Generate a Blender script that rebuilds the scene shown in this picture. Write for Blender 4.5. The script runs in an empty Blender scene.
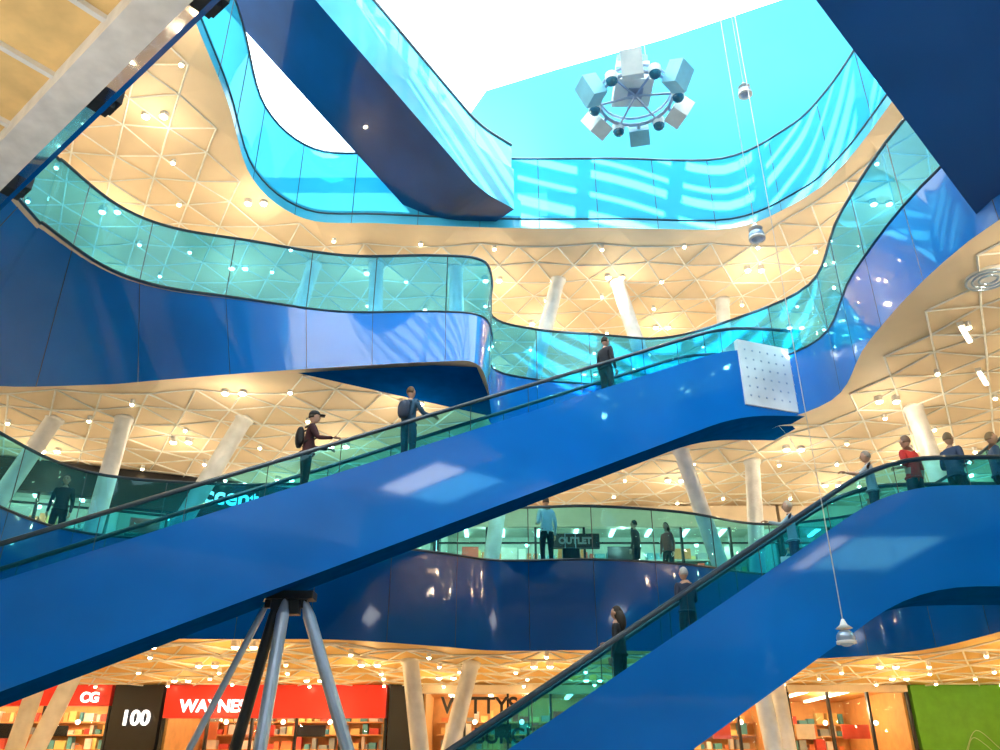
import bpy, bmesh, math, random
from mathutils import Vector, Matrix, Quaternion
from mathutils.geometry import delaunay_2d_cdt
random.seed(7)
S = bpy.context.scene
S.view_settings.view_transform = 'Standard'
S.view_settings.look = 'None'
COL = S.collection

# ------------------------------------------------------------ materials
def mat(name, col, rough=.5, metal=0., emit=0., ecol=None, coat=0., var=.12, nscale=3., spec=.5, cr=.03):
    m = bpy.data.materials.new(name); m.use_nodes = True
    nt = m.node_tree; b = nt.nodes['Principled BSDF']
    n = nt.nodes.new('ShaderNodeTexNoise'); n.inputs['Scale'].default_value = nscale
    n.inputs['Detail'].default_value = 3
    tc = nt.nodes.new('ShaderNodeTexCoord'); nt.links.new(tc.outputs['Object'], n.inputs['Vector'])
    r = nt.nodes.new('ShaderNodeValToRGB'); nt.links.new(n.outputs['Fac'], r.inputs['Fac'])
    r.color_ramp.elements[0].position = .3; r.color_ramp.elements[1].position = .7
    r.color_ramp.elements[0].color = tuple(max(0, c*(1-var)) for c in col[:3])+(1,)
    r.color_ramp.elements[1].color = tuple(min(1, c*(1+var)) for c in col[:3])+(1,)
    nt.links.new(r.outputs['Color'], b.inputs['Base Color'])
    b.inputs['Roughness'].default_value = rough; b.inputs['Metallic'].default_value = metal
    b.inputs['Coat Weight'].default_value = coat; b.inputs['Coat Roughness'].default_value = cr
    b.inputs['Specular IOR Level'].default_value = spec
    if emit:
        b.inputs['Emission Color'].default_value = (ecol or col)[:3]+(1,)
        b.inputs['Emission Strength'].default_value = emit
    return m

def glass(name, tint, refl=.25, haze=0., hcol=(1, 1, 1)):
    m = bpy.data.materials.new(name); m.use_nodes = True
    nt = m.node_tree; nt.nodes.clear()
    out = nt.nodes.new('ShaderNodeOutputMaterial')
    t = nt.nodes.new('ShaderNodeBsdfTransparent'); t.inputs[0].default_value = tint+(1,)
    g = nt.nodes.new('ShaderNodeBsdfGlossy'); g.inputs['Roughness'].default_value = .02
    g.inputs[0].default_value = (.5, .88, 1, 1)
    lw = nt.nodes.new('ShaderNodeLayerWeight'); lw.inputs[0].default_value = refl
    mx = nt.nodes.new('ShaderNodeMixShader')
    nt.links.new(lw.outputs['Fresnel'], mx.inputs[0])
    nt.links.new(t.outputs[0], mx.inputs[1]); nt.links.new(g.outputs[0], mx.inputs[2])
    last = mx
    if haze:
        d = nt.nodes.new('ShaderNodeBsdfDiffuse'); d.inputs[0].default_value = hcol+(1,)
        m2 = nt.nodes.new('ShaderNodeMixShader'); m2.inputs[0].default_value = haze
        nt.links.new(mx.outputs[0], m2.inputs[1]); nt.links.new(d.outputs[0], m2.inputs[2]); last = m2
    nt.links.new(last.outputs[0], out.inputs[0])
    return m

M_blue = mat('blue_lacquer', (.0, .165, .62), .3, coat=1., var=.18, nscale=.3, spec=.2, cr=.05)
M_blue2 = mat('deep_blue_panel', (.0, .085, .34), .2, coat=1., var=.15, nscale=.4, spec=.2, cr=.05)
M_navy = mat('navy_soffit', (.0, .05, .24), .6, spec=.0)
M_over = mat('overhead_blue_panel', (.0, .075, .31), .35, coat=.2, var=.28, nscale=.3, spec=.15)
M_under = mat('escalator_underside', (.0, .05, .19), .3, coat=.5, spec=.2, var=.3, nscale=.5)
M_cyan = mat('cyan_cladding', (.05, .42, .62), .3, coat=.3, var=.25, nscale=.5, spec=.3)
M_teal = glass('teal_glass', (.24, .76, .92), .2, .06, (.0, .42, .55))
M_bglass = glass('blue_tinted_glass', (.14, .64, 1.0), .28, .20, (.0, .48, .85))
M_cglass = glass('cyan_glass', (.1, .66, .92), .3, .75, (.05, .47, .68))
M_clear = glass('clear_glass', (.9, .97, .97), .2)
M_rail = mat('dark_handrail', (.01, .04, .07), .3, coat=.4)
M_steel = mat('brushed_steel', (.4, .52, .68), .3, metal=.6)
M_plate = mat('perforated_plate', (.72, .8, .86), .4, var=.2, nscale=1)
M_white = mat('white_paint', (.88, .87, .85), .4)
M_cream = mat('cream_ceiling_panel', (.86, .69, .47), .6, var=.10, nscale=.6)
M_rib = mat('ceiling_joint', (.98, .94, .84), .5)
M_gold = mat('golden_ceiling_panel', (.92, .6, .2), .5, var=.1, nscale=.6)
M_floor = mat('pale_stone', (.60, .56, .50), .25, var=.1, nscale=1.5)
M_wall = mat('warm_wall', (.85, .72, .55), .6, var=.05)
M_far = mat('muted_blue_wall', (.34, .48, .62), .7, var=.05)  # darkened so the glossy blue cladding reflects less of this wall
M_roof = mat('cyan_roof_soffit', (.055, .40, .60), .6, var=.25, nscale=.12)
M_lamp = mat('lamp_glow', (1, .85, .6), emit=45, ecol=(1, .75, .42))
M_lampsoft = mat('soft_lamp_glow', (1, .85, .6), emit=3, ecol=(1, .8, .52))
M_strip = mat('strip_lamp', (1, .9, .75), emit=9, ecol=(1, .85, .62))
M_black = mat('black_panel', (.012, .012, .015), .35)
M_red = mat('red_panel_self_lit', (.75, .035, .02), .4, emit=.12, ecol=(.8, .03, .015))  # slight self-glow added to brighten the red shopfronts
M_green = mat('green_panel', (.12, .42, .03), .5)
M_signw = mat('white_sign_letters', (.9, .9, .9), emit=1.5, ecol=(1, 1, 1))
M_signd = mat('grey_sign_letters', (.25, .3, .33))
M_ochre = mat('ochre_panel', (.9, .62, .26), .5, var=.1)
M_dark = mat('dark_steel', (.02, .025, .03), .4, metal=.4)
M_step = mat('escalator_step', (.12, .13, .14), .45, metal=.6)

# ------------------------------------------------------------ helpers
def mesh_obj(name, verts, faces, mats, mi=None, parent=None, smooth=False):
    me = bpy.data.meshes.new(name); me.from_pydata([tuple(v) for v in verts], [], faces)
    for m in (mats if isinstance(mats, (list, tuple)) else [mats]): me.materials.append(m)
    if mi: me.polygons.foreach_set('material_index', mi)
    if smooth: me.polygons.foreach_set('use_smooth', [True]*len(me.polygons))
    me.update(); o = bpy.data.objects.new(name, me); COL.objects.link(o)
    if parent: o.parent = parent
    return o
def empty(name, loc=(0, 0, 0)):
    o = bpy.data.objects.new(name, None); COL.objects.link(o); o.location = loc; o.empty_display_size = .2
    return o
class MB:
    def __init__(s): s.v = []; s.f = []; s.m = []
    def add(s, vs, fs, mi=0):
        k = len(s.v); s.v += [Vector(v) for v in vs]
        s.f += [tuple(i+k for i in f) for f in fs]; s.m += [mi]*len(fs)
    def box(s, c, size, mi=0, R=None):
        vs = []
        for x in (-.5, .5):
            for y in (-.5, .5):
                for z in (-.5, .5):
                    v = Vector((x*size[0], y*size[1], z*size[2]))
                    if R: v = R @ v
                    vs.append(v+Vector(c))
        s.add(vs, [(0, 1, 3, 2), (4, 6, 7, 5), (0, 4, 5, 1), (2, 3, 7, 6), (0, 2, 6, 4), (1, 5, 7, 3)], mi)
    def tube(s, pts, radii, n=10, mi=0, cap=True):
        pts = [Vector(p) for p in pts]; vs = []; fs = []
        if not isinstance(radii, (list, tuple)): radii = [radii]*len(pts)
        for i, p in enumerate(pts):
            t = (pts[min(i+1, len(pts)-1)]-pts[max(i-1, 0)]).normalized()
            up = Vector((0, 0, 1)) if abs(t.z) < .95 else Vector((1, 0, 0))
            a = t.cross(up).normalized(); b = t.cross(a)
            for k in range(n):
                w = 2*math.pi*k/n; vs.append(p+(a*math.cos(w)+b*math.sin(w))*radii[i])
        for i in range(len(pts)-1):
            for k in range(n):
                fs.append((i*n+k, i*n+(k+1) % n, (i+1)*n+(k+1) % n, (i+1)*n+k))
        if cap:
            fs.append(tuple(range(n))[::-1]); fs.append(tuple(range((len(pts)-1)*n, len(pts)*n)))
        s.add(vs, fs, mi)
    def ball(s, c, sc, mi=0, seg=12, rings=8, R=None, fn=None, keep=None):
        vs = []; fs = []
        for i in range(rings+1):
            th = math.pi*i/rings
            for k in range(seg):
                ph = 2*math.pi*k/seg
                v = Vector((math.sin(th)*math.cos(ph), math.sin(th)*math.sin(ph), math.cos(th)))
                if fn: v = fn(v)
                v = Vector((v.x*sc[0], v.y*sc[1], v.z*sc[2]))
                if R: v = R @ v
                vs.append(v+Vector(c))
        for i in range(rings):
            for k in range(seg):
                fs.append((i*seg+k, (i+1)*seg+k, (i+1)*seg+(k+1) % seg, i*seg+(k+1) % seg))
        s.add(vs, fs, mi)
    def obj(s, name, mats, parent=None, smooth=False):
        return mesh_obj(name, s.v, s.f, mats, s.m, parent, smooth)

def smooth(pts, n=6):
    P = [Vector(p) for p in pts]; out = []
    for i in range(len(P)-1):
        p0 = P[max(i-1, 0)]; p1 = P[i]; p2 = P[i+1]; p3 = P[min(i+2, len(P)-1)]
        for k in range(n):
            t = k/n
            out.append(.5*((2*p1)+(p2-p0)*t+(2*p0-5*p1+4*p2-p3)*t*t+(3*p1-p0-3*p2+p3)*t**3))
    out.append(P[-1]); return out
def inside(p, poly):
    c = False; n = len(poly); x, y = p[0], p[1]
    for i in range(n):
        a = poly[i]; b = poly[i-1]
        if (a[1] > y) != (b[1] > y) and x < (b[0]-a[0])*(y-a[1])/(b[1]-a[1])+a[0]: c = not c
    return c
def distpoly(p, poly):
    p = Vector(p[:2]); m = 1e9
    for i in range(len(poly)):
        a = Vector(poly[i-1][:2]); b = Vector(poly[i][:2]); d = b-a
        t = max(0, min(1, (p-a).dot(d)/max(d.length_squared, 1e-9))); m = min(m, (a+d*t-p).length)
    return m

XL, XR, YN, YF = -20., 20., -9., 28.
def slab_mesh(name, hole, z, L, amp, mats, parent=None, ribs=False):
    vs = []; col = []
    outer = [(XL, YN), (XR, YN), (XR, YF), (XL, YF)]
    if L:
        nr = int((YF-YN)/(L*.866))+1
        for r in range(nr):
            for q in range(-r//2-2, int((XR-XL)/L)+2):
                x = XL+(q+r/2)*L; y = YN+r*L*.866
                if x <= XL+.05 or x >= XR-.05 or y <= YN+.05 or y >= YF-.05: continue
                if inside((x, y), hole) or distpoly((x, y), hole) < .15: continue
                vs.append(Vector((x, y))); col.append((q-r) % 3)
    edges = []
    for ring in (outer, hole):
        k = len(vs)
        for p in ring: vs.append(Vector((p[0], p[1]))); col.append(9)
        edges += [(k+i, k+(i+1) % len(ring)) for i in range(len(ring))]
    V, E, F, ov, oe, of = delaunay_2d_cdt(vs, edges, [], 0, 1e-4)
    V3 = []; cc = []
    for i, v in enumerate(V):
        c = col[ov[i][0]] if ov[i] else 9
        cc.append(c); V3.append((v.x, v.y, z+(amp if c == 0 else 0)))
    FF = []; RF = []
    for f in F:
        cx = sum(V[i].x for i in f)/len(f); cy = sum(V[i].y for i in f)/len(f)
        if not inside((cx, cy), hole):
            FF.append(tuple(f))
            if all(cc[i] != 9 for i in f): RF.append(tuple(f))
    o = mesh_obj(name, V3, FF, mats, parent=parent)
    if ribs:
        o2 = mesh_obj(name+'_joints', [(a, b, c-.02) for a, b, c in V3], RF, M_rib, parent=o)
        w = o2.modifiers.new('w', 'WIREFRAME'); w.thickness = .045; w.use_replace = True; w.use_boundary = True
    return o

# ------------------------------------------------------------ gallery levels
def gallery(T, B, z0, z1, z2, mf, mg, pitch=1.5, L=1.08, cm=None, ztop=None, seam=M_rail):
    T = smooth(T); B = smooth(B); n = len(T)
    g = empty('balcony_railing')
    vs = [(B[i].x, B[i].y, z0) for i in range(n)]+[(T[i].x, T[i].y, z1) for i in range(n)]
    mesh_obj('fascia', vs, [(i, i+1, n+i+1, n+i) for i in range(n-1)], mf, parent=g, smooth=True)
    vs = [(T[i].x, T[i].y, z1) for i in range(n)]+[(T[i].x, T[i].y, z2) for i in range(n)]
    mesh_obj('glass', vs, [(i, i+1, n+i+1, n+i) for i in range(n-1)], mg, parent=g, smooth=True)
    m = MB(); m.tube([(p.x, p.y, z2) for p in T], .035, 8)
    m.tube([(p.x, p.y, z1) for p in T], .03, 6)
    acc = 0
    for i in range(1, n):
        acc += (T[i]-T[i-1]).length
        if acc > pitch:
            acc = 0
            m.tube([(T[i].x, T[i].y, z1), (T[i].x, T[i].y, z2)], .012, 4)
            a = Vector((B[i].x, B[i].y, z0)); b = Vector((T[i].x, T[i].y, z1))
            m.tube([a, b], .008, 4)
    m.obj('handrail', [seam], g)
    slab_mesh('ceiling', [(p.x, p.y) for p in B], z0, L, .11, cm or M_cream, ribs=True)
    slab_mesh('floor', [(p.x, p.y) for p in T], ztop, 0, 0, M_floor)
    return T, B

L1 = [(-9.8, -5), (-9.8, 10), (-9.6, 14.3), (-8.9, 16.8), (-6.5, 17.6), (-3.5, 17.7), (-1.5, 18.6), (0, 19.4), (2.2, 19.3), (4.5, 19.8), (7.0, 20.9),
      (9.3, 19.6), (9.8, 17), (9.7, 13), (9.8, -5)]
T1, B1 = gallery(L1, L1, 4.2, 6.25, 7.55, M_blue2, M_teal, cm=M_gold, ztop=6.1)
T2p = [(-9, -5), (-9, 6), (-8.9, 12.3), (-8.8, 13), (-8.3, 14.4), (-7.4, 15.2), (-5.8, 15.7), (-3.7, 16.3), (-1.5, 16.3), (-.45, 16.5), (-.2, 17.4), (-.2, 19.2), (1, 19.9), (2.8, 20.2), (4.6, 20.4),
       (6.15, 19.5), (7.8, 17.6), (7.5, 14.6), (7.75, 11.2), (9.2, 7), (9.2, -5)]
B2p = [(-13, -5), (-13, 8), (-12.7, 15), (-11.8, 16.7), (-9.2, 16.75), (-7.6, 16.5), (-5.6, 16.15), (-3.5, 15.85), (-1.4, 15.6), (-.5, 15.7), (-.25, 17.2), (-.2, 19.1), (1, 19.9), (2.8, 20.2), (4.6, 20.4),
       (6.15, 19.5), (7.8, 17.6), (7.5, 14.6), (7.75, 11.2), (9.2, 7), (9.2, -5)]
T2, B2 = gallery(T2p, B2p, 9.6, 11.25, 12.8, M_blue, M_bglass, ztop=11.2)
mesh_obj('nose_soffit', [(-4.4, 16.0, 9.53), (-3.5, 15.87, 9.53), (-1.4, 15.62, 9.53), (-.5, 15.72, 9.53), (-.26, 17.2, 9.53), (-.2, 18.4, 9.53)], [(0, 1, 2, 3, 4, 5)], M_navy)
L3 = [(-6, 4.5), (-6, 11.2), (-6, 13.5), (-6.15, 16.2), (-5.2, 17.8), (-3.2, 18.0), (0, 18.2), (3.2, 18.2), (6.3, 18.2), (7.75, 17), (8.3, 15.8), (8.6, 13.9), (8.9, 10), (8.9, 4.5)]
T3, B3 = gallery(L3, L3, 15.0, 15.3, 17.4, M_cyan, M_cglass, ztop=15.4)

sky_hole = [(-16, -6), (-16, 27), (-2.5, 27), (-1.2, 23.5), (-.5, 22.2), (2, 21.2), (5.5, 19.9), (9.3, 18.2), (12, 15), (12, -6)]
roof = slab_mesh('roof', sky_hole, 24.0, 0, 0, M_roof)
m = MB()  # unseen bars added under the skylight to stripe and block the sun
RL = Matrix.Rotation(-.28, 3, 'Z')
def bar(y, sy, sz):
    c = RL @ Vector((0, y, 0)); m.box((c.x-2, c.y, 23.6), (40, sy, sz), 0, RL)
y = -9
while y < 8.6:
    bar(y, .05, .65); y += .5
rb = random.Random(3)
while y < 15.5:
    sy = rb.choice([.16, .22, .42]); bar(y, sy, .05); y += sy+rb.choice([.2, .3, .45])
for x in (-9, -5.2, -2.4, 1.2, 3.6, 6.2, 9.5):
    R = Matrix.Rotation(math.radians(90+rb.choice([-24, 18, -30])), 3, 'Z'); m.box((x-1.5, 11, 23.5), (9, .35, .1), 0, R)
m.obj('sun_stripe_bars', [M_white])

# shell
mesh_obj('ground_floor', [(XL, YN, 0), (XR, YN, 0), (XR, 33, 0), (XL, 33, 0)], [(0, 1, 2, 3)], M_floor)
def wall(name, a, b, z0, z1, mt=M_wall):
    return mesh_obj(name, [(a[0], a[1], z0), (b[0], b[1], z0), (b[0], b[1], z1), (a[0], a[1], z1)], [(0, 1, 2, 3)], mt)
wall('wall_left', (XL, YN), (XL, YF), 0, 17.5); wall('wall_right', (XR, YN), (XR, YF), 0, 24)
wall('wall_front', (XL, YN), (XR, YN), 0, 17.5, M_far)
wall('wall_back', (XL, YF), (XR, YF), 11.2, 15.2)
wall('wall_back', (2, YF), (XR, YF), 15.2, 24, M_roof)

# ------------------------------------------------------------ escalators
def roundp(pts, r=1.0, n=6):
    P = [Vector(p) for p in pts]; out = [P[0]]
    for i in range(1, len(P)-1):
        a = (P[i-1]-P[i]); b = (P[i+1]-P[i]); rr = min(r, a.length*.45, b.length*.45)
        A = P[i]+a.normalized()*rr; Bq = P[i]+b.normalized()*rr
        for k in range(n+1):
            t = k/n; out.append(A*(1-t)**2+P[i]*2*t*(1-t)+Bq*t*t)
    out.append(P[-1]); return out
def escalator(p0, d, side, prof, thick, W=1.7, drop=.5, mside=M_blue, mund=M_navy, mg=M_teal, gh=.55, botprof=None):
    d = Vector((d[0], d[1])).normalized(); pr = Vector((-d.y, d.x))*side
    P = roundp(prof); g = empty('escalator')
    def w(h, a, z): return Vector((p0[0]+d.x*h+pr.x*a, p0[1]+d.y*h+pr.y*a, z))
    sec = lambda h, z: [w(h, 0, z), w(h, 0, z-thick), w(h, W, z-thick), w(h, W, z), w(h, W-.2, z), w(h, W-.2, z-drop-.15), w(h, .2, z-drop-.15), w(h, .2, z)]
    vs = []; fs = []; mi = []
    for q in P: vs += sec(q.x, q.y)
    for i in range(len(P)-1):
        for k in range(8):
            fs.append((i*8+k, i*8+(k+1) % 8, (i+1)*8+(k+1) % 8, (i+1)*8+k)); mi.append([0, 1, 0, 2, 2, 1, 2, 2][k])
    for base in (0, (len(P)-1)*8):
        fs += [(base+0, base+1, base+6, base+7), (base+1, base+2, base+5, base+6), (base+2, base+3, base+4, base+5)]; mi += [0]*3
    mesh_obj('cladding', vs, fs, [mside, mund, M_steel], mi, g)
    def zt(h):
        for i in range(len(P)-1):
            if P[i].x <= h <= P[i+1].x:
                t = (h-P[i].x)/max(1e-6, P[i+1].x-P[i].x); return P[i].y*(1-t)+P[i+1].y*t
        return P[0].y if h < P[0].x else P[-1].y
    m = MB(); tread = .4; h = P[0].x; H1 = P[-1].x
    def stepz(h): return zt((math.floor((h-P[0].x)/tread)+.5)*tread+P[0].x)-drop
    while h < H1-.01:
        he = min(h+tread, H1); z = stepz(h+.01)
        a, b, c, e = w(h, .22, z), w(he, .22, z), w(he, W-.22, z), w(h, W-.22, z)
        m.add([a, b, c, e], [(0, 1, 2, 3)], 0)
        z2 = stepz(he+.01) if he < H1-.02 else z
        m.add([w(he, .22, z), w(he, .22, z2), w(he, W-.22, z2), w(he, W-.22, z)], [(0, 1, 2, 3)], 0)
        h = he
    m.obj('steps', [M_step], g)
    for j, a in enumerate((.09, W-.09)):
        n = len(P); vs = [w(q.x, a, q.y) for q in P]+[w(q.x, a, q.y+gh) for q in P]
        mesh_obj('glass_panel_%d' % j, vs, [(i, i+1, n+i+1, n+i) for i in range(n-1)], mg, parent=g)
        m = MB(); m.tube([w(q.x, a, q.y+gh) for q in P], .045, 8)
        hh = P[0].x+1.3
        while hh < H1:
            m.tube([w(hh, a, zt(hh)), w(hh, a, zt(hh)+gh)], .008, 4); hh += 1.3
        m.obj('handrail_%d' % j, [M_rail], g)
    return w, stepz, g

d1 = Vector((13.8, 5.1)); sl1 = 6.9/14.71
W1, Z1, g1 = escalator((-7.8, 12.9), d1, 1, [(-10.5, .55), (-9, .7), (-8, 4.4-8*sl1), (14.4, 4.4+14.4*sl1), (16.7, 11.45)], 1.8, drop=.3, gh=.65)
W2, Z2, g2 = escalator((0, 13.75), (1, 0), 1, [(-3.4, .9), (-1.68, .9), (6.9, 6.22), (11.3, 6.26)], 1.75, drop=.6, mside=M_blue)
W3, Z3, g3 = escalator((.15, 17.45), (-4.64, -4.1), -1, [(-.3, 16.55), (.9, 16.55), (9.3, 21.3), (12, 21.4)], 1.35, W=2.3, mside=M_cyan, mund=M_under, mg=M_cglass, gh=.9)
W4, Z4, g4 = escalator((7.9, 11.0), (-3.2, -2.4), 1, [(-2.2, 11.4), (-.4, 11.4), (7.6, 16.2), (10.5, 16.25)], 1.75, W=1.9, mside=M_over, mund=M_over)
m = MB()
R1 = Matrix.Rotation(math.atan2(5.1, 13.8), 3, 'Z')
m.box(W1(15.65, .3, 10.53), (2.15, .7, 1.76), 0, R1)
for i in range(9):
    for j in range(6): m.box(W1(14.75+i*.225, -.06, 9.9+j*.25), (.035, .02, .035), 1, R1)
m.obj('machinery_end_box', [M_plate, M_steel], g1)
m = MB(); m.box((-12.5, 9.0, 20.3), (6, 4, .6)); m.obj('upper_landing', [M_blue])

m = MB(); apex = Vector((-3.85, 15.1, 4.5))
for k, (f, mi, r) in enumerate([((-6.1, 15.2, 0), 0, .06), ((-4.75, 14.9, 0), 1, .1), ((-3.85, 14.0, 0), 0, .11), ((-1.75, 15.2, 0), 0, .11)]):
    f = Vector(f); dd = (f-apex).normalized()
    a = apex+Vector((dd.x*.75, dd.y*.5, 0))
    m.tube([a, a+(f-a)*.06, a+(f-a)*.94, f], [r*.45, r, r, r*.6], 14, mi)
    m.tube([f, f+Vector((0, 0, .04))], r*2, 14, 1)
    m.box(a, (.1, .1, .26), 1)
m.box(apex+Vector((0, 0, .08)), (1.0, .35, .14), 1); m.box(apex+Vector((0, 0, -.1)), (.5, .22, .3), 1)
m.obj('tripod_support', [M_steel, M_dark])

# ------------------------------------------------------------ columns
def column(x0, y0, z0, x1, y1, z1, r=.21):
    m = MB(); a = Vector((x0, y0, z0)); b = Vector((x1, y1, z1)); v = b-a
    m.tube([a, a+v*.02, a+v*.021, a+v*.06, a+v*.5, a+v*.97, a+v*.971, b], [r*1.15, r*1.15, r*.95, r, r*1.02, r*.97, r*1.12, r*1.12], 20)
    return m.obj('column', [M_white], smooth=True)
for c in [(-1.5, 21, 0, -2.2, 21, 4.25), (-1.75, 21.6, 0, -.7, 21.6, 4.25), (-11.5, 21, 0, -10.2, 21, 4.25), (-11.9, 21.6, 0, -11.4, 21.6, 4.25),
          (6.6, 21, 0, 6.2, 21, 4.25), (7.1, 22, 0, 6.95, 22, 4.25), (12.5, 19.5, 0, 11.9, 19.5, 4.25),
          (5.7, 20.9, 6.1, 4.9, 20.9, 9.65), (6.8, 21.8, 6.1, 7.1, 21.8, 9.65), (-.35, 22, 6.1, .15, 22, 9.65),
          (-7.8, 18.7, 6.1, -6.3, 18.7, 9.65), (-9.5, 18.7, 6.1, -9.3, 18.7, 9.65), (-12.4, 18.7, 6.1, -11, 18.7, 9.65), (10.3, 18, 6.1, 9.9, 18, 9.65),
          (.8, 20.8, 11.2, 1.75, 20.8, 15.05), (4.35, 20.9, 11.2, 3.5, 20.9, 15.05), (6.7, 22, 11.2, 6.95, 22, 15.05), (-6.1, 20, 11.2, -5.4, 20, 15.05), (-3.4, 20, 11.2, -3.6, 20, 15.05),
          (-1.15, 20.2, 11.2, -1.3, 20.2, 15.05), (13, 14, 6.1, 12.4, 14, 9.65)]:
    column(*c)

# ------------------------------------------------------------ lamps
def lamps(z, hole, zl, power, colr, step, y0=8):
    m = MB(); k = 0
    y = y0
    while y < 27:
        x = -16+(k % 2)*step*.5
        while x < 16.5:
            for sub in range(4):
                p = (x+random.uniform(-.5, .5)+(sub in (1, 3))*step*.45, y+random.uniform(-.4, .4)+(sub in (2, 3))*step*.4)
                if inside(p, hole) or distpoly(p, hole) < .5: continue
                rr = .075 if sub == 0 else .045
                for dx in ((0, .4) if sub == 0 else (0,)):
                    m.tube([(p[0]+dx, p[1], z+.1), (p[0]+dx, p[1], z-.07)], rr*1.3, 10, 0)
                    m.ball((p[0]+dx, p[1], z-.08), (rr, rr, .035), 1, 10, 6)
                if sub == 0:
                    l = bpy.data.lights.new('lamp', 'POINT'); l.energy = power; l.color = colr; l.shadow_soft_size = .05
                    o = bpy.data.objects.new('downlight_fill', l); COL.objects.link(o); o.location = (p[0]+.2, p[1], zl)  # bare point light added below the downlights to brighten the ceiling
            x += step
        y += step*.8; k += 1
    m.obj('ceiling_downlights', [M_white, M_lamp])
def area(name, loc, sx, sy, e, colr, up=False, parent=None):
    l = bpy.data.lights.new(name, 'AREA'); l.shape = 'RECTANGLE'; l.size = sx; l.size_y = sy; l.energy = e; l.color = colr
    o = bpy.data.objects.new(name, l); COL.objects.link(o); o.location = loc
    if up: o.rotation_euler = (math.pi, 0, 0)
    if parent: o.parent = parent
def fill_panels(z, power, xs):  # fill lights added behind the camera to brighten the escalator fronts
    m = MB()
    for x in xs:
        m.box((x, -4.0, z-.06), (4.4, 5.4, .1), 0)
        area('fill_panel_lamp', (x, -4.0, z-.14), 4.0, 5.0, power, (.93, .96, 1))
    m.obj('fill_panel_housing', [M_white])
H1 = [(p.x, p.y) for p in B1]; H2 = [(p.x, p.y) for p in B2]; H3 = [(p.x, p.y) for p in B3]
lamps(4.2, H1, 3.3, 54, (1, .66, .28), 4.2)
lamps(9.6, H2, 8.7, 52, (1, .81, .55), 3.9)
lamps(15.0, H3, 14.1, 54, (1, .82, .56), 3.9)
fill_panels(4.1, 260, (-15, 15)); fill_panels(9.5, 330, (-16.5, 14)); fill_panels(14.9, 520, (-13, -4, 4, 13))
m = MB()
for r in (.36, .26, .15): m.tube([(8.65+r*math.cos(t*math.pi/12), 12.3+r*math.sin(t*math.pi/12), 9.55) for t in range(25)], .02, 6, 0)
m.tube([(8.65, 12.3, 9.62), (8.65, 12.3, 9.56)], .38, 24, 1)
m.obj('ceiling_air_diffuser', [M_steel, M_white])
m = MB()
for x, y in ((9.2, 14.2), (10.9, 13.6), (10.6, 16.2)):
    m.box((x, y, 9.54), (.9, .12, .08), 0, Matrix.Rotation(.9, 3, 'Z')); m.box((x, y, 9.49), (.8, .07, .03), 1, Matrix.Rotation(.9, 3, 'Z'))
m.obj('ceiling_strip_light', [M_white, M_strip])

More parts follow.
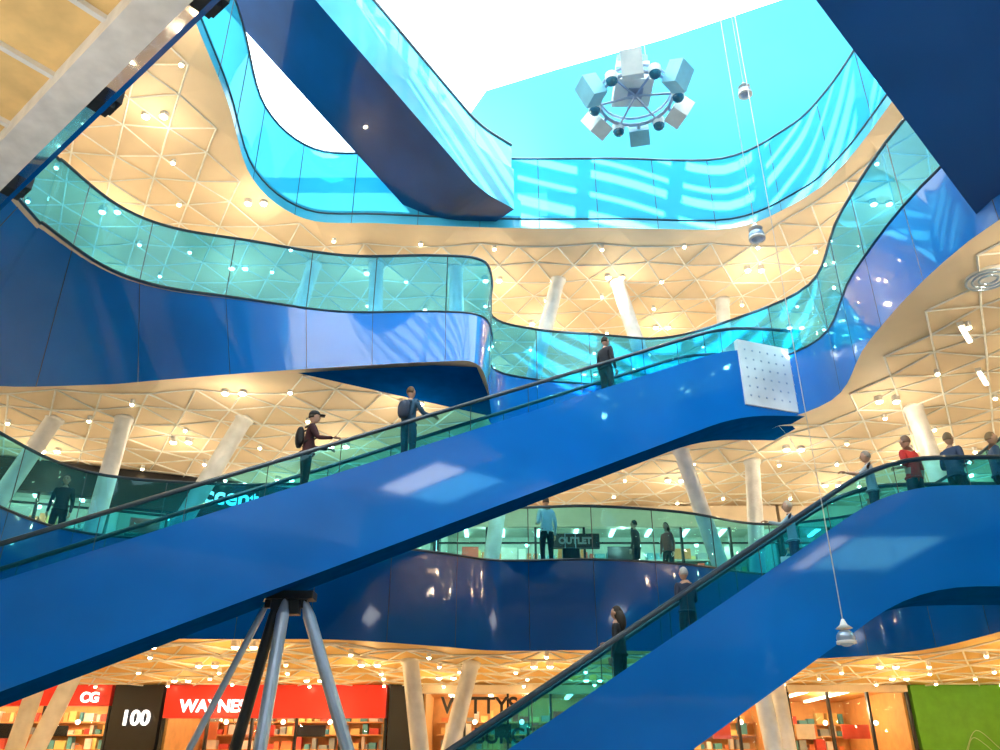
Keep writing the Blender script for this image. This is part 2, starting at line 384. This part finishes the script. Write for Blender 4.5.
# ------------------------------------------------------------ shops
def text(body, loc, size, mt, parent, rz=0, ext=.03):
    c = bpy.data.curves.new('sign_text', 'FONT'); c.body = body; c.size = size; c.extrude = ext; c.align_x = 'LEFT'; c.offset = .012
    c.materials.append(mt); o = bpy.data.objects.new('sign_text', c); COL.objects.link(o)
    o.parent = parent; o.location = loc; o.rotation_euler = (math.pi/2, 0, rz); return o
M_goods = []
for i, c in enumerate([(.8, .25, .08), (.85, .6, .2), (.3, .35, .35), (.8, .75, .65), (.65, .08, .05), (.1, .35, .4)]): M_goods.append(mat('merchandise_%d' % i, c, .5))
M_int = mat('shop_interior', (.75, .38, .12), .6)
def shop(a, b, z0, z1, head, mh, depth=3.5, bays=4, warm=130, name='shopfront', mi=None, lamp=(1, .72, .4)):
    a = Vector((a[0], a[1], 0)); b = Vector((b[0], b[1], 0)); u = (b-a); Lh = u.length; u.normalize(); n = Vector((-u.y, u.x, 0))
    ang = math.atan2(u.y, u.x); R = Matrix.Rotation(ang, 3, 'Z'); g = empty(name)
    P = lambda s, t, z: a+u*s+n*t+Vector((0, 0, z))
    m = MB()
    zh = z1-head
    m.box(P(Lh/2, 0, (zh+z1)/2), (Lh, .3, head), 0, R)
    for i in range(bays+1):
        m.box(P(Lh*i/bays, 0, (z0+zh)/2), (.07, .14, zh-z0), 1, R)
    m.box(P(Lh/2, 0, z0+.08), (Lh, .14, .16), 1, R)
    m.box(P(Lh/2, 0, z0+2.3), (Lh, .08, .05), 1, R)
    m.box(P(Lh/2, depth, (z0+z1)/2), (Lh, .1, z1-z0), 2, R)
    m.box(P(Lh/2, depth/2, z1-.05), (Lh, depth, .1), 2, R)
    for s in (0.05, Lh-.05): m.box(P(s, depth/2+.1, (z0+z1)/2), (.1, depth, z1-z0), 2, R)
    for i in range(int(Lh/1.3)):
        s = .8+i*1.3
        m.box(P(s, depth*.5, z1-.14), (.12, depth*.8, .06), 3, R)
    for t in (depth-.35, depth*.5):
        for zz in (.5, 1.0, 1.5, 2.0, 2.45, 2.9, 3.3):
            if t < depth*.6 and zz > 1.2: continue
            if zz > z1-z0-.8: continue
            m.box(P(Lh/2, t, z0+zz), (Lh*.92, .4, .04), 2, R)
            s = .4
            while s < Lh-.4:
                wv = random.uniform(.1, .4); hv = random.uniform(.12, .4)
                m.box(P(s+wv/2, t, z0+zz+.02+hv/2), (wv*.9, .28, hv), 4+random.randrange(6), R); s += wv+random.uniform(0, .1)
    s = 1.0
    while s < Lh-1:
        m.box(P(s, depth*.35, z1-1.25), (random.uniform(.5, .9), .05, random.uniform(.3, .5)), random.choice([1, 4, 8, 7]), R)
        m.ball(P(s+.6, depth*.3, z1-1.0), (.07, .07, .07), 3); s += random.uniform(1.3, 2.0)
    m.obj('frame_and_interior', [mh, M_dark, mi or M_int, M_strip]+M_goods, g)
    mesh_obj('glazing', [P(0, .05, z0), P(Lh, .05, z0), P(Lh, .05, zh), P(0, .05, zh)], [(0, 1, 2, 3)], M_clear, parent=g)
    for i in range(max(1, int(Lh/4))):
        l = bpy.data.lights.new('shop_lamp', 'POINT'); l.energy = warm; l.color = lamp; l.shadow_soft_size = .1
        o = bpy.data.objects.new('shop_lamp', l); COL.objects.link(o); o.parent = g; o.location = P(Lh*(i+.5)/max(1, int(Lh/4)), depth*.35, z1-.6)
    return g
Y0 = 27.2
g = shop((-20, Y0), (-12, Y0), 0, 4.2, .6, M_red, name='cafe_shopfront')
text('CG', (-12.9, Y0-.2, 3.7), .4, M_signw, g)
g = shop((-11.9, Y0), (-10.4, Y0), 0, 4.2, 1.9, M_black, bays=1); text('100', (-11.55, Y0-.2, 3.05), .6, M_signw, g)
g = shop((-10.3, Y0), (-3.5, Y0), 0, 4.2, .95, M_red, bays=5, name='cafe_shopfront'); text("WAYNES", (-9.8, Y0-.2, 3.42), .5, M_signw, g)
g = shop((-3.4, Y0), (-2.5, Y0), 0, 4.2, 3.9, M_black, bays=1)
g = shop((-2.4, Y0), (4.2, Y0), 0, 4.2, .25, M_wall, bays=5); text("WITTYS", (-1.8, Y0-.2, 3.38), .66, M_black, g, ext=.06); text("BURGER", (-.8, Y0-.2, 2.55), .6, M_black, g, ext=.06)
g = shop((4.3, Y0), (8.8, Y0), 0, 4.2, .3, M_wall, bays=3)
g = shop((8.9, Y0), (12.6, Y0), 0, 4.2, .2, M_wall, bays=3, depth=5)
g = shop((12.7, Y0), (20, Y0), 0, 4.2, 3.9, M_green, bays=2)
m = MB()
for pts in ([(13.9, 2.2), (14.4, 2.9), (15.0, 2.4), (15.4, 2.1)], [(14.0, 2.3), (14.3, 2.7), (14.9, 2.2)]):
    m.tube(smooth([(x, Y0-.19, z) for x, z in pts]), .01, 6)
m.obj('wall_drawing', [mat('pale_line', (.5, .7, .4))], g)
M_tint = mat('cool_interior', (.45, .5, .42), .6)
g = shop((-19, 19.6), (-11.2, 22.4), 6.1, 9.6, .9, M_black, bays=5, mi=M_tint, lamp=(1, .85, .7), warm=75)
g = shop((-11.1, 22.45), (-2.1, 26), 6.1, 9.6, 1.1, M_black, bays=6, mi=M_tint, lamp=(1, .85, .7), warm=75)
an = math.atan2(3.55, 9.0); text('accent', (-9.0, 23.05, 8.86), .72, mat('lit_sign_letters', (.9, .9, .9), emit=3, ecol=(1, .9, .8)), g, an)
g = shop((-2, 26.1), (9, 26.1), 6.1, 9.6, .7, M_wall, bays=7, mi=M_tint, lamp=(1, .85, .7), warm=90)
m = MB(); m.box((2.4, 25.7, 8.35), (1.5, .2, .45), 0); m.obj('sign_board', [M_black], g); text('OUTLET', (1.85, 25.58, 8.25), .28, M_signd, g)
g = shop((9.1, 26.1), (19.9, 26.1), 6.1, 9.6, .7, M_wall, bays=7, mi=M_tint, lamp=(1, .85, .7), warm=90)

# ------------------------------------------------------------ near soffit (top left)
g = empty('bridge_soffit')
A = Vector((-7.6, 9.6, 9.0)); Bv = Vector((-2.4, 5.25, 9.0)); u = (Bv-A).normalized(); n = Vector((u.y, -u.x, 0)); n = -n if n.x > 0 else n
ang = math.atan2(u.y, u.x); R = Matrix.Rotation(ang, 3, 'Z'); Ls = (Bv-A).length
m = MB()
C = (A+Bv)/2
m.box(C+n*2.7+Vector((0, 0, .15)), (Ls+4, 5.0, .12), 0, R)
m.box(C+n*.2, (Ls+4, .4, .35), 1, R)
for k in range(-5, 6): m.box(C+u*k*1.25+n*2.7+Vector((0, 0, .06)), (.07, 5, .08), 1, R)
for k in range(1, 5): m.box(C+n*(k*1.2+.2)+Vector((0, 0, .06)), (Ls+4, .07, .08), 1, R)
m.box(C-n*.16+Vector((0, 0, .1)), (Ls+4, .06, .5), 2, R)
for k in (-2.35, .15, 2.4):
    m.box(C+u*k-n*.1+Vector((0, 0, -.02)), (.22, .3, .25), 3, R); m.box(C+u*k-n*.25+Vector((0, 0, .1)), (.3, .12, .3), 3, R)
m.obj('panels', [M_ochre, M_white, M_blue2, M_dark], g)
# out-of-view uplights added to brighten the dark soffit
m = MB()
for x, y, z, e in ((-7.6, 4.6, 6.2, 110), (-4.0, 2.0, 6.2, 90)):
    m.box((x, y, z-.06), (2.2, .3, .1), 0)
    for s in (-1, 1): m.tube([(x+s, y, z), (x+s, y, 9.1)], .01, 6, 0)
    area('fill_uplight', (x, y, z+.01), 2.0, .25, e, (1, .93, .82), up=True, parent=g)
m.obj('fill_uplight_housing', [M_dark, M_white], g)

# ------------------------------------------------------------ hanging items
def cable(x, y, z, r=.008):
    m = MB(); m.tube([(x, y, z), (x, y, 23.2)], r, 5); return m
for x, y, z, s in [(5.2, 13, 14.7, .14), (4.94, 13, 11.0, .15), (4.87, 12, 3.4, .13)]:
    m = cable(x, y, z+s*2)
    m.tube([(x, y, z+s*2), (x, y, z+s*1.4), (x, y, z+s)], [s*.15, s*.4, s*.9], 12)
    m.ball((x, y, z), (s, s, s*.9), 1); m.tube([(x, y, z-s*.3), (x, y, z-s*.6)], s*1.05, 14, 0)
    m.obj('hanging_sensor', [M_white, M_steel], smooth=True)
g = empty('hanging_camera_cluster'); cx, cy, cz = 2.8, 12.7, 14.2
m = MB()
for k in range(4): m.box((cx-.05, cy, cz+.25+k*.2), (.78-.05*k, .78-.05*k, .16), k % 2)
for k in range(3): m.box((cx, cy, cz+.2+k*.2), (.3, .3, .1), 2)
ringp = [(cx+.75*math.cos(t*math.pi/12), cy+.75*math.sin(t*math.pi/12), cz) for t in range(25)]
m.tube(ringp, .04, 8, 2)
ringp = [(p[0], p[1], p[2]+.18) for p in ringp]; m.tube(ringp, .03, 8, 2)
for k in range(6):
    t = k*math.pi/3+.3; R = Matrix.Rotation(t, 3, 'Z') @ Matrix.Rotation(.5, 3, 'Y')
    c = Vector((cx+1.0*math.cos(t), cy+1.0*math.sin(t), cz-.05))
    m.box(c, (.34, .42, .5), k % 2, R); m.tube([c-Vector((0, 0, .2)), Vector((cx+.72*math.cos(t), cy+.72*math.sin(t), cz))], .04, 6, 2)
    t += math.pi/6; c = Vector((cx+.85*math.cos(t), cy+.85*math.sin(t), cz-.12))
    m.tube([c+Vector((0, 0, .16)), c], .13, 12, 0); m.ball(c, (.12, .12, .12), 3)
    m.tube([(cx, cy, cz+.1), (cx+.75*math.cos(t), cy+.75*math.sin(t), cz)], .025, 6, 2)
m.tube([(cx, cy, cz+1), (cx, cy, 23.2)], .015, 6, 2); m.tube([(cx+.3, cy, cz+.9), (cx+.3, cy, 23.2)], .01, 6, 2)
M_pblue = mat('pale_blue_housing', (.25, .7, .92), .4); M_pw = mat('white_housing', (.8, .97, 1), .4)
M_lens = mat('smoked_dome', (.03, .2, .32), .1)
m.obj('cluster_body', [M_pw, M_pblue, M_steel, M_lens], g)

# ------------------------------------------------------------ people
def skin_mesh(V, E, Rr):
    me = bpy.data.meshes.new('sk'); me.from_pydata(V, E, []); o = bpy.data.objects.new('sk', me); COL.objects.link(o)
    o.modifiers.new('s', 'SKIN').use_smooth_shade = True
    ss = o.modifiers.new('u', 'SUBSURF'); ss.levels = 1; ss.render_levels = 1
    for i, r in enumerate(Rr):
        sv = me.skin_vertices[0].data[i]; sv.radius = r if isinstance(r, tuple) else (r, r); sv.use_root = (i == 0)
    dg = bpy.context.evaluated_depsgraph_get(); dg.update()
    m2 = bpy.data.meshes.new_from_object(o.evaluated_get(dg)); bpy.data.objects.remove(o)
    vs = [v.co.copy() for v in m2.vertices]; fs = [tuple(p.vertices) for p in m2.polygons]; bpy.data.meshes.remove(m2)
    return vs, fs
def person(name, loc, yaw, h=1.75, top=(.1, .1, .1), leg=(.03, .04, .07), hair=(.03, .02, .01), skin=(.55, .32, .22), shoe=(.02, .02, .02), sleeve=True,
           lean=0., arms=('down', 'down'), stride=.0, long_hair=False, cap=None, bag=None, fem=False, turn=0):
    sh = .165 if not fem else .145; hw = .095
    y = lambda z: lean*(z-.95)
    V = [(0, 0, .95), (0, y(1.1), 1.1), (0, y(1.3), 1.3), (0, y(1.44), 1.44), (0, y(1.53)+.01, 1.53)]
    R = [(.15, .125), (.125 if fem else .14, .10), (.155 if not fem else .135, .115), (.075, .07), .052]
    E = [(0, 1), (1, 2), (2, 3), (3, 4)]; lab = ['top', 'top', 'top', 'skin']
    hands = []
    poses = {'down': ((.06, -.02, -.29), (.07, .06, -.54)), 'rail': ((.10, .10, -.24), (.13, .36, -.22)), 'bent': ((.05, -.04, -.28), (-.02, .2, -.22)),
             'reach': ((.06, .2, -.18), (.04, .44, -.10)), 'back': ((.10, -.1, -.26), (.10, .0, -.5)), 'phone': ((.04, .05, -.27), (-.05, .25, -.1))}
    for sgn, pz in ((-1, arms[0]), (1, arms[1])):
        S0 = Vector((sgn*sh, y(1.4), 1.40)); e, w_ = poses[pz]
        el = S0+Vector((sgn*e[0], e[1], e[2])); wr = S0+Vector((sgn*w_[0], w_[1], w_[2]))
        k = len(V); V += [tuple(S0), tuple(el), tuple(wr)]; R += [.072 if not fem else .06, .048, .03]
        E += [(2, k), (k, k+1), (k+1, k+2)]; lab += ['top', 'top', 'top' if sleeve else 'skin']; hands.append((el, wr, sgn))
    for sgn in (-1, 1):
        st = stride*sgn; k = len(V)
        V += [(sgn*hw, 0, .86), (sgn*(hw+.01), st*.45+.02, .49), (sgn*(hw+.01), st*.9-.02, .09+max(0, -st)*.12), (sgn*(hw+.03), st*.9+.15, .045)]
        R += [.1, .068, .045, .036]; E += [(0, k), (k, k+1), (k+1, k+2), (k+2, k+3)]; lab += ['leg', 'leg', 'leg', 'shoe']
    vs, fs = skin_mesh(V, E, R)
    mats = {'top': 0, 'leg': 1, 'skin': 2, 'shoe': 3}; Vv = [Vector(v) for v in V]
    M = MB(); k = 0; M.v = vs
    for f in fs:
        c = sum((vs[i] for i in f), Vector())/len(f); best = 9; bl = 'top'
        for (a, b), l in zip(E, lab):
            A, Bq = Vv[a], Vv[b]; dd = Bq-A; t = max(0, min(1, (c-A).dot(dd)/dd.length_squared)); q = (A+dd*t-c).length
            if q < best: best = q; bl = l
        if bl == 'leg' and c.z > .93: bl = 'top'
        if bl == 'top' and c.z < .90 and abs(c.x) < .17: bl = 'leg'
        M.f.append(f); M.m.append(mats[bl])
    hc = Vector((0, y(1.64)+.02, 1.635)); RT = Matrix.Rotation(turn, 3, 'Z')
    def hf(v):
        v = v.copy()
        if v.z < 0: v.x *= 1-.25*(-v.z); v.y *= 1-.1*(-v.z)
        if v.y > .85 and abs(v.x) < .25 and -.35 < v.z < .1: v.y += .16
        if v.y > .5 and -.85 < v.z < -.6: v.y += .08
        return v
    M.ball(hc, (.074, .094, .118), 2, 20, 16, RT, hf)
    for sx in (-1, 1):
        M.ball(hc+RT @ Vector((sx*.076, -.005, -.005)), (.012, .02, .03), 2, 8, 6)
        M.ball(hc+RT @ Vector((sx*.03, .082, .01)), (.012, .008, .008), 5, 8, 6)
        M.box(hc+RT @ Vector((sx*.03, .088, .032)), (.032, .006, .006), 4, RT)
    M.box(hc+RT @ Vector((0, .086, -.055)), (.045, .008, .01), 6, RT)
    def hairf(v):
        v = v.copy()
        if v.y > .25 and v.z < .45: v.y = .25; v.x *= .9
        if v.z < -.35 and not long_hair: v.z = -.35; v.x *= .8; v.y *= .8
        return v
    M.ball(hc+RT @ Vector((0, -.01, .012)), (.082, .1, .122), 4, 18, 14, RT, hairf)
    if long_hair:
        M.tube([hc+RT @ Vector((0, -.05, .02)), hc+RT @ Vector((0, -.085, -.1)), hc+RT @ Vector((0, -.1, -.22)), hc+RT @ Vector((0, -.1, -.32))], [.075, .085, .075, .03], 12, 4)
    if cap:
        M.ball(hc+RT @ Vector((0, -.005, .05)), (.088, .105, .085), 7, 18, 10, RT, lambda v: Vector((v.x, v.y, max(v.z, -.1))))
        M.box(hc+RT @ Vector((0, .13, .05)), (.12, .1, .012), 7, RT)
    for el, wr, sgn in hands:
        f = (wr-el).normalized(); sd = f.cross(Vector((0, 0, 1)));
        sd = Vector((1, 0, 0)) if sd.length < .2 else sd.normalized()
        if abs(f.z) > .8: sd = Vector((0, 1, 0)); sd = (sd-f*sd.dot(f)).normalized()
        nn = sd.cross(f).normalized(); nn = -nn if nn.z > 0 or (abs(f.z) > .8 and nn.x*sgn > 0) else nn
        Rm = Matrix((sd, f, nn)).transposed()
        M.ball(wr+f*.045, (.04, .052, .017), 2, 10, 8, Rm)
        for j, (o_, ln) in enumerate([(-.03, .058), (-.01, .074), (.01, .08), (.03, .07)]):
            b0 = wr+f*.07+sd*o_; b1 = b0+f*ln*.5+nn*.01; b2 = b1+f*ln*.25+nn*ln*.3; b3 = b2+nn*ln*.25
            M.tube([b0, b1, b2, b3], [.0095, .009, .008, .006], 6, 2)
        t0 = wr+f*.02+sd*.03; M.tube([t0, t0+sd*.03+f*.02, t0+sd*.035+f*.05+nn*.015], [.012, .01, .007], 6, 2)
    hem = [(.155*math.cos(t*math.pi/10), .125*math.sin(t*math.pi/10), .93) for t in range(20)]
    M.tube(hem+[hem[0], hem[1]], .022, 6, 0)
    if bag == 'backpack':
        M.ball((0, y(1.25)-.17, 1.22), (.14, .08, .21), 7, 14, 10, None, lambda v: Vector((max(-.8, min(.8, v.x))*1.15, v.y, max(-.85, min(.85, v.z)))))
        for sx in (-1, 1): M.tube([(sx*.1, y(1.4)-.12, 1.38), (sx*.11, y(1.4)+.03, 1.47), (sx*.12, y(1.3)+.13, 1.3), (sx*.13, y(1.1)-.08, 1.1)], .018, 6, 7)
    if bag == 'shopping':
        wr = hands[1][1]; c = wr+Vector((0, .03, -.4))
        M.box(c, (.14, .36, .42), 7); M.tube([c+Vector((0, -.1, .21)), wr+Vector((0, .02, -.06)), c+Vector((0, .1, .21))], .008, 5, 7)
    Rz = Matrix.Rotation(yaw, 3, 'Z'); s = h/1.75
    M.v = [Rz @ (v*s)+Vector(loc) for v in M.v]
    cc = cap if isinstance(cap, tuple) else (.03, .05, .1)
    if bag == 'shopping': cc = (.75, .78, .8)
    ms = [mat(name+'_top', top, .8), mat(name+'_trousers', leg, .8), mat(name+'_skin', skin, .5), mat(name+'_shoes', shoe, .5), mat(name+'_hair', hair, .7),
          mat(name+'_eye', (.02, .02, .02), .2), mat(name+'_lips', (.45, .15, .12), .5), mat(name+'_accessory', cc, .6)]
    return M.obj(name, ms, smooth=True)
YR = -math.pi/2
ang1 = math.atan2(5.1, 13.8)
def on1(h, a=.75): h = math.floor((h+10.5)/.4)*.4-10.5+.2; p = W1(h, a, 0); return (p.x, p.y, Z1(h))
def on2(h, a=.85): h = math.floor((h+3.4)/.4)*.4-3.4+.2; p = W2(h, a, 0); return (p.x, p.y, Z2(h))
person('man', on1(4.55, .45), YR+ang1, 1.93, top=(.06, .015, .02), leg=(.012, .012, .015), arms=('rail', 'rail'), cap=(.01, .01, .012), lean=.08, bag='backpack')
person('man', on1(6.65, .5), YR+ang1+.6, 1.86, top=(.03, .10, .18), leg=(.02, .04, .09), arms=('rail', 'rail'), bag='backpack', hair=(.1, .06, .03))
person('man', on1(11.1), YR+ang1+.3, 1.85, top=(.02, .02, .03), leg=(.02, .02, .03), arms=('down', 'down'))
person('woman', on2(2.0, .6), YR+2.6, 1.68, top=(.012, .012, .015), leg=(.012, .012, .02), arms=('down', 'rail'), long_hair=True, fem=True)
person('man', on2(3.2, .6), YR+1.9, 1.60, top=(.03, .04, .08), leg=(.02, .02, .04), arms=('bent', 'rail'), hair=(.5, .48, .45))
person('woman', on2(5.2, .6), YR+2.9, 1.56, top=(.3, .45, .55), leg=(.03, .06, .14), arms=('reach', 'down'), hair=(.6, .52, .4), fem=True, bag='shopping')
person('man', on2(6.7, .6), YR+2.8, 1.64, top=(.4, .45, .5), leg=(.02, .03, .06), arms=('reach', 'down'), hair=(.35, .3, .25), sleeve=False)
person('man', on2(7.4, .6), YR+2.0, 1.78, top=(.6, .03, .03), leg=(.02, .03, .06), arms=('bent', 'down'), hair=(.25, .15, .1), sleeve=False, bag='shopping')
person('man', on2(8.3, .6), YR+.4, 1.82, top=(.04, .07, .14), leg=(.02, .02, .03), arms=('bent', 'bent'), hair=(.25, .18, .1))
person('man', on2(9.1, .6), YR-.3, 1.82, top=(.04, .1, .2), leg=(.02, .02, .03), arms=('down', 'bent'), hair=(.3, .2, .1))
person('man', (1.15, 19.9, 6.1), YR+1.9, 1.86, top=(.85, .9, .92), leg=(.02, .02, .03), arms=('bent', 'down'), hair=(.1, .08, .06))
person('man', (3.5, 20.9, 6.1), 1.0, 1.55, top=(.05, .05, .06), leg=(.02, .02, .03))
person('woman', (4.4, 21.3, 6.1), 2.4, 1.6, top=(.3, .1, .08), leg=(.02, .02, .03), fem=True, long_hair=True)
person('man', (-9.9, 17.9, 6.1), 3.4, 1.75, top=(.03, .03, .04), leg=(.02, .02, .03))
m = MB(); m.box((1.75, 20.15, 6.42), (.42, .25, .56), 0); m.tube([(1.62, 20.15, 6.7), (1.62, 20.15, 7.1), (1.88, 20.15, 7.1), (1.88, 20.15, 6.7)], .015, 6, 1)
for sx in (-.15, .15): m.tube([(1.75+sx-.02, 20.15, 6.13), (1.75+sx+.02, 20.15, 6.13)], .035, 10, 1)
m.obj('suitcase', [M_black, M_steel])

# ------------------------------------------------------------ light + camera
w = bpy.data.worlds.new('sky'); S.world = w; w.use_nodes = True; nt = w.node_tree
bg = nt.nodes['Background']; bg.inputs[0].default_value = (.78, .94, 1, 1); bg.inputs[1].default_value = 4.6
s = bpy.data.lights.new('sun', 'SUN'); s.energy = 48; s.angle = .007; s.color = (1, .98, .95)
o = bpy.data.objects.new('sun', s); COL.objects.link(o)
o.rotation_euler = Vector((.35, 1.0, -1.15)).normalized().to_track_quat('-Z', 'Y').to_euler()
c = bpy.data.cameras.new('camera'); co = bpy.data.objects.new('camera', c); COL.objects.link(co)
c.sensor_width = 36; c.lens = 29.52; co.location = (0, 0, 1.65); co.rotation_euler = (math.radians(90+26.08), 0, 0)
S.camera = co
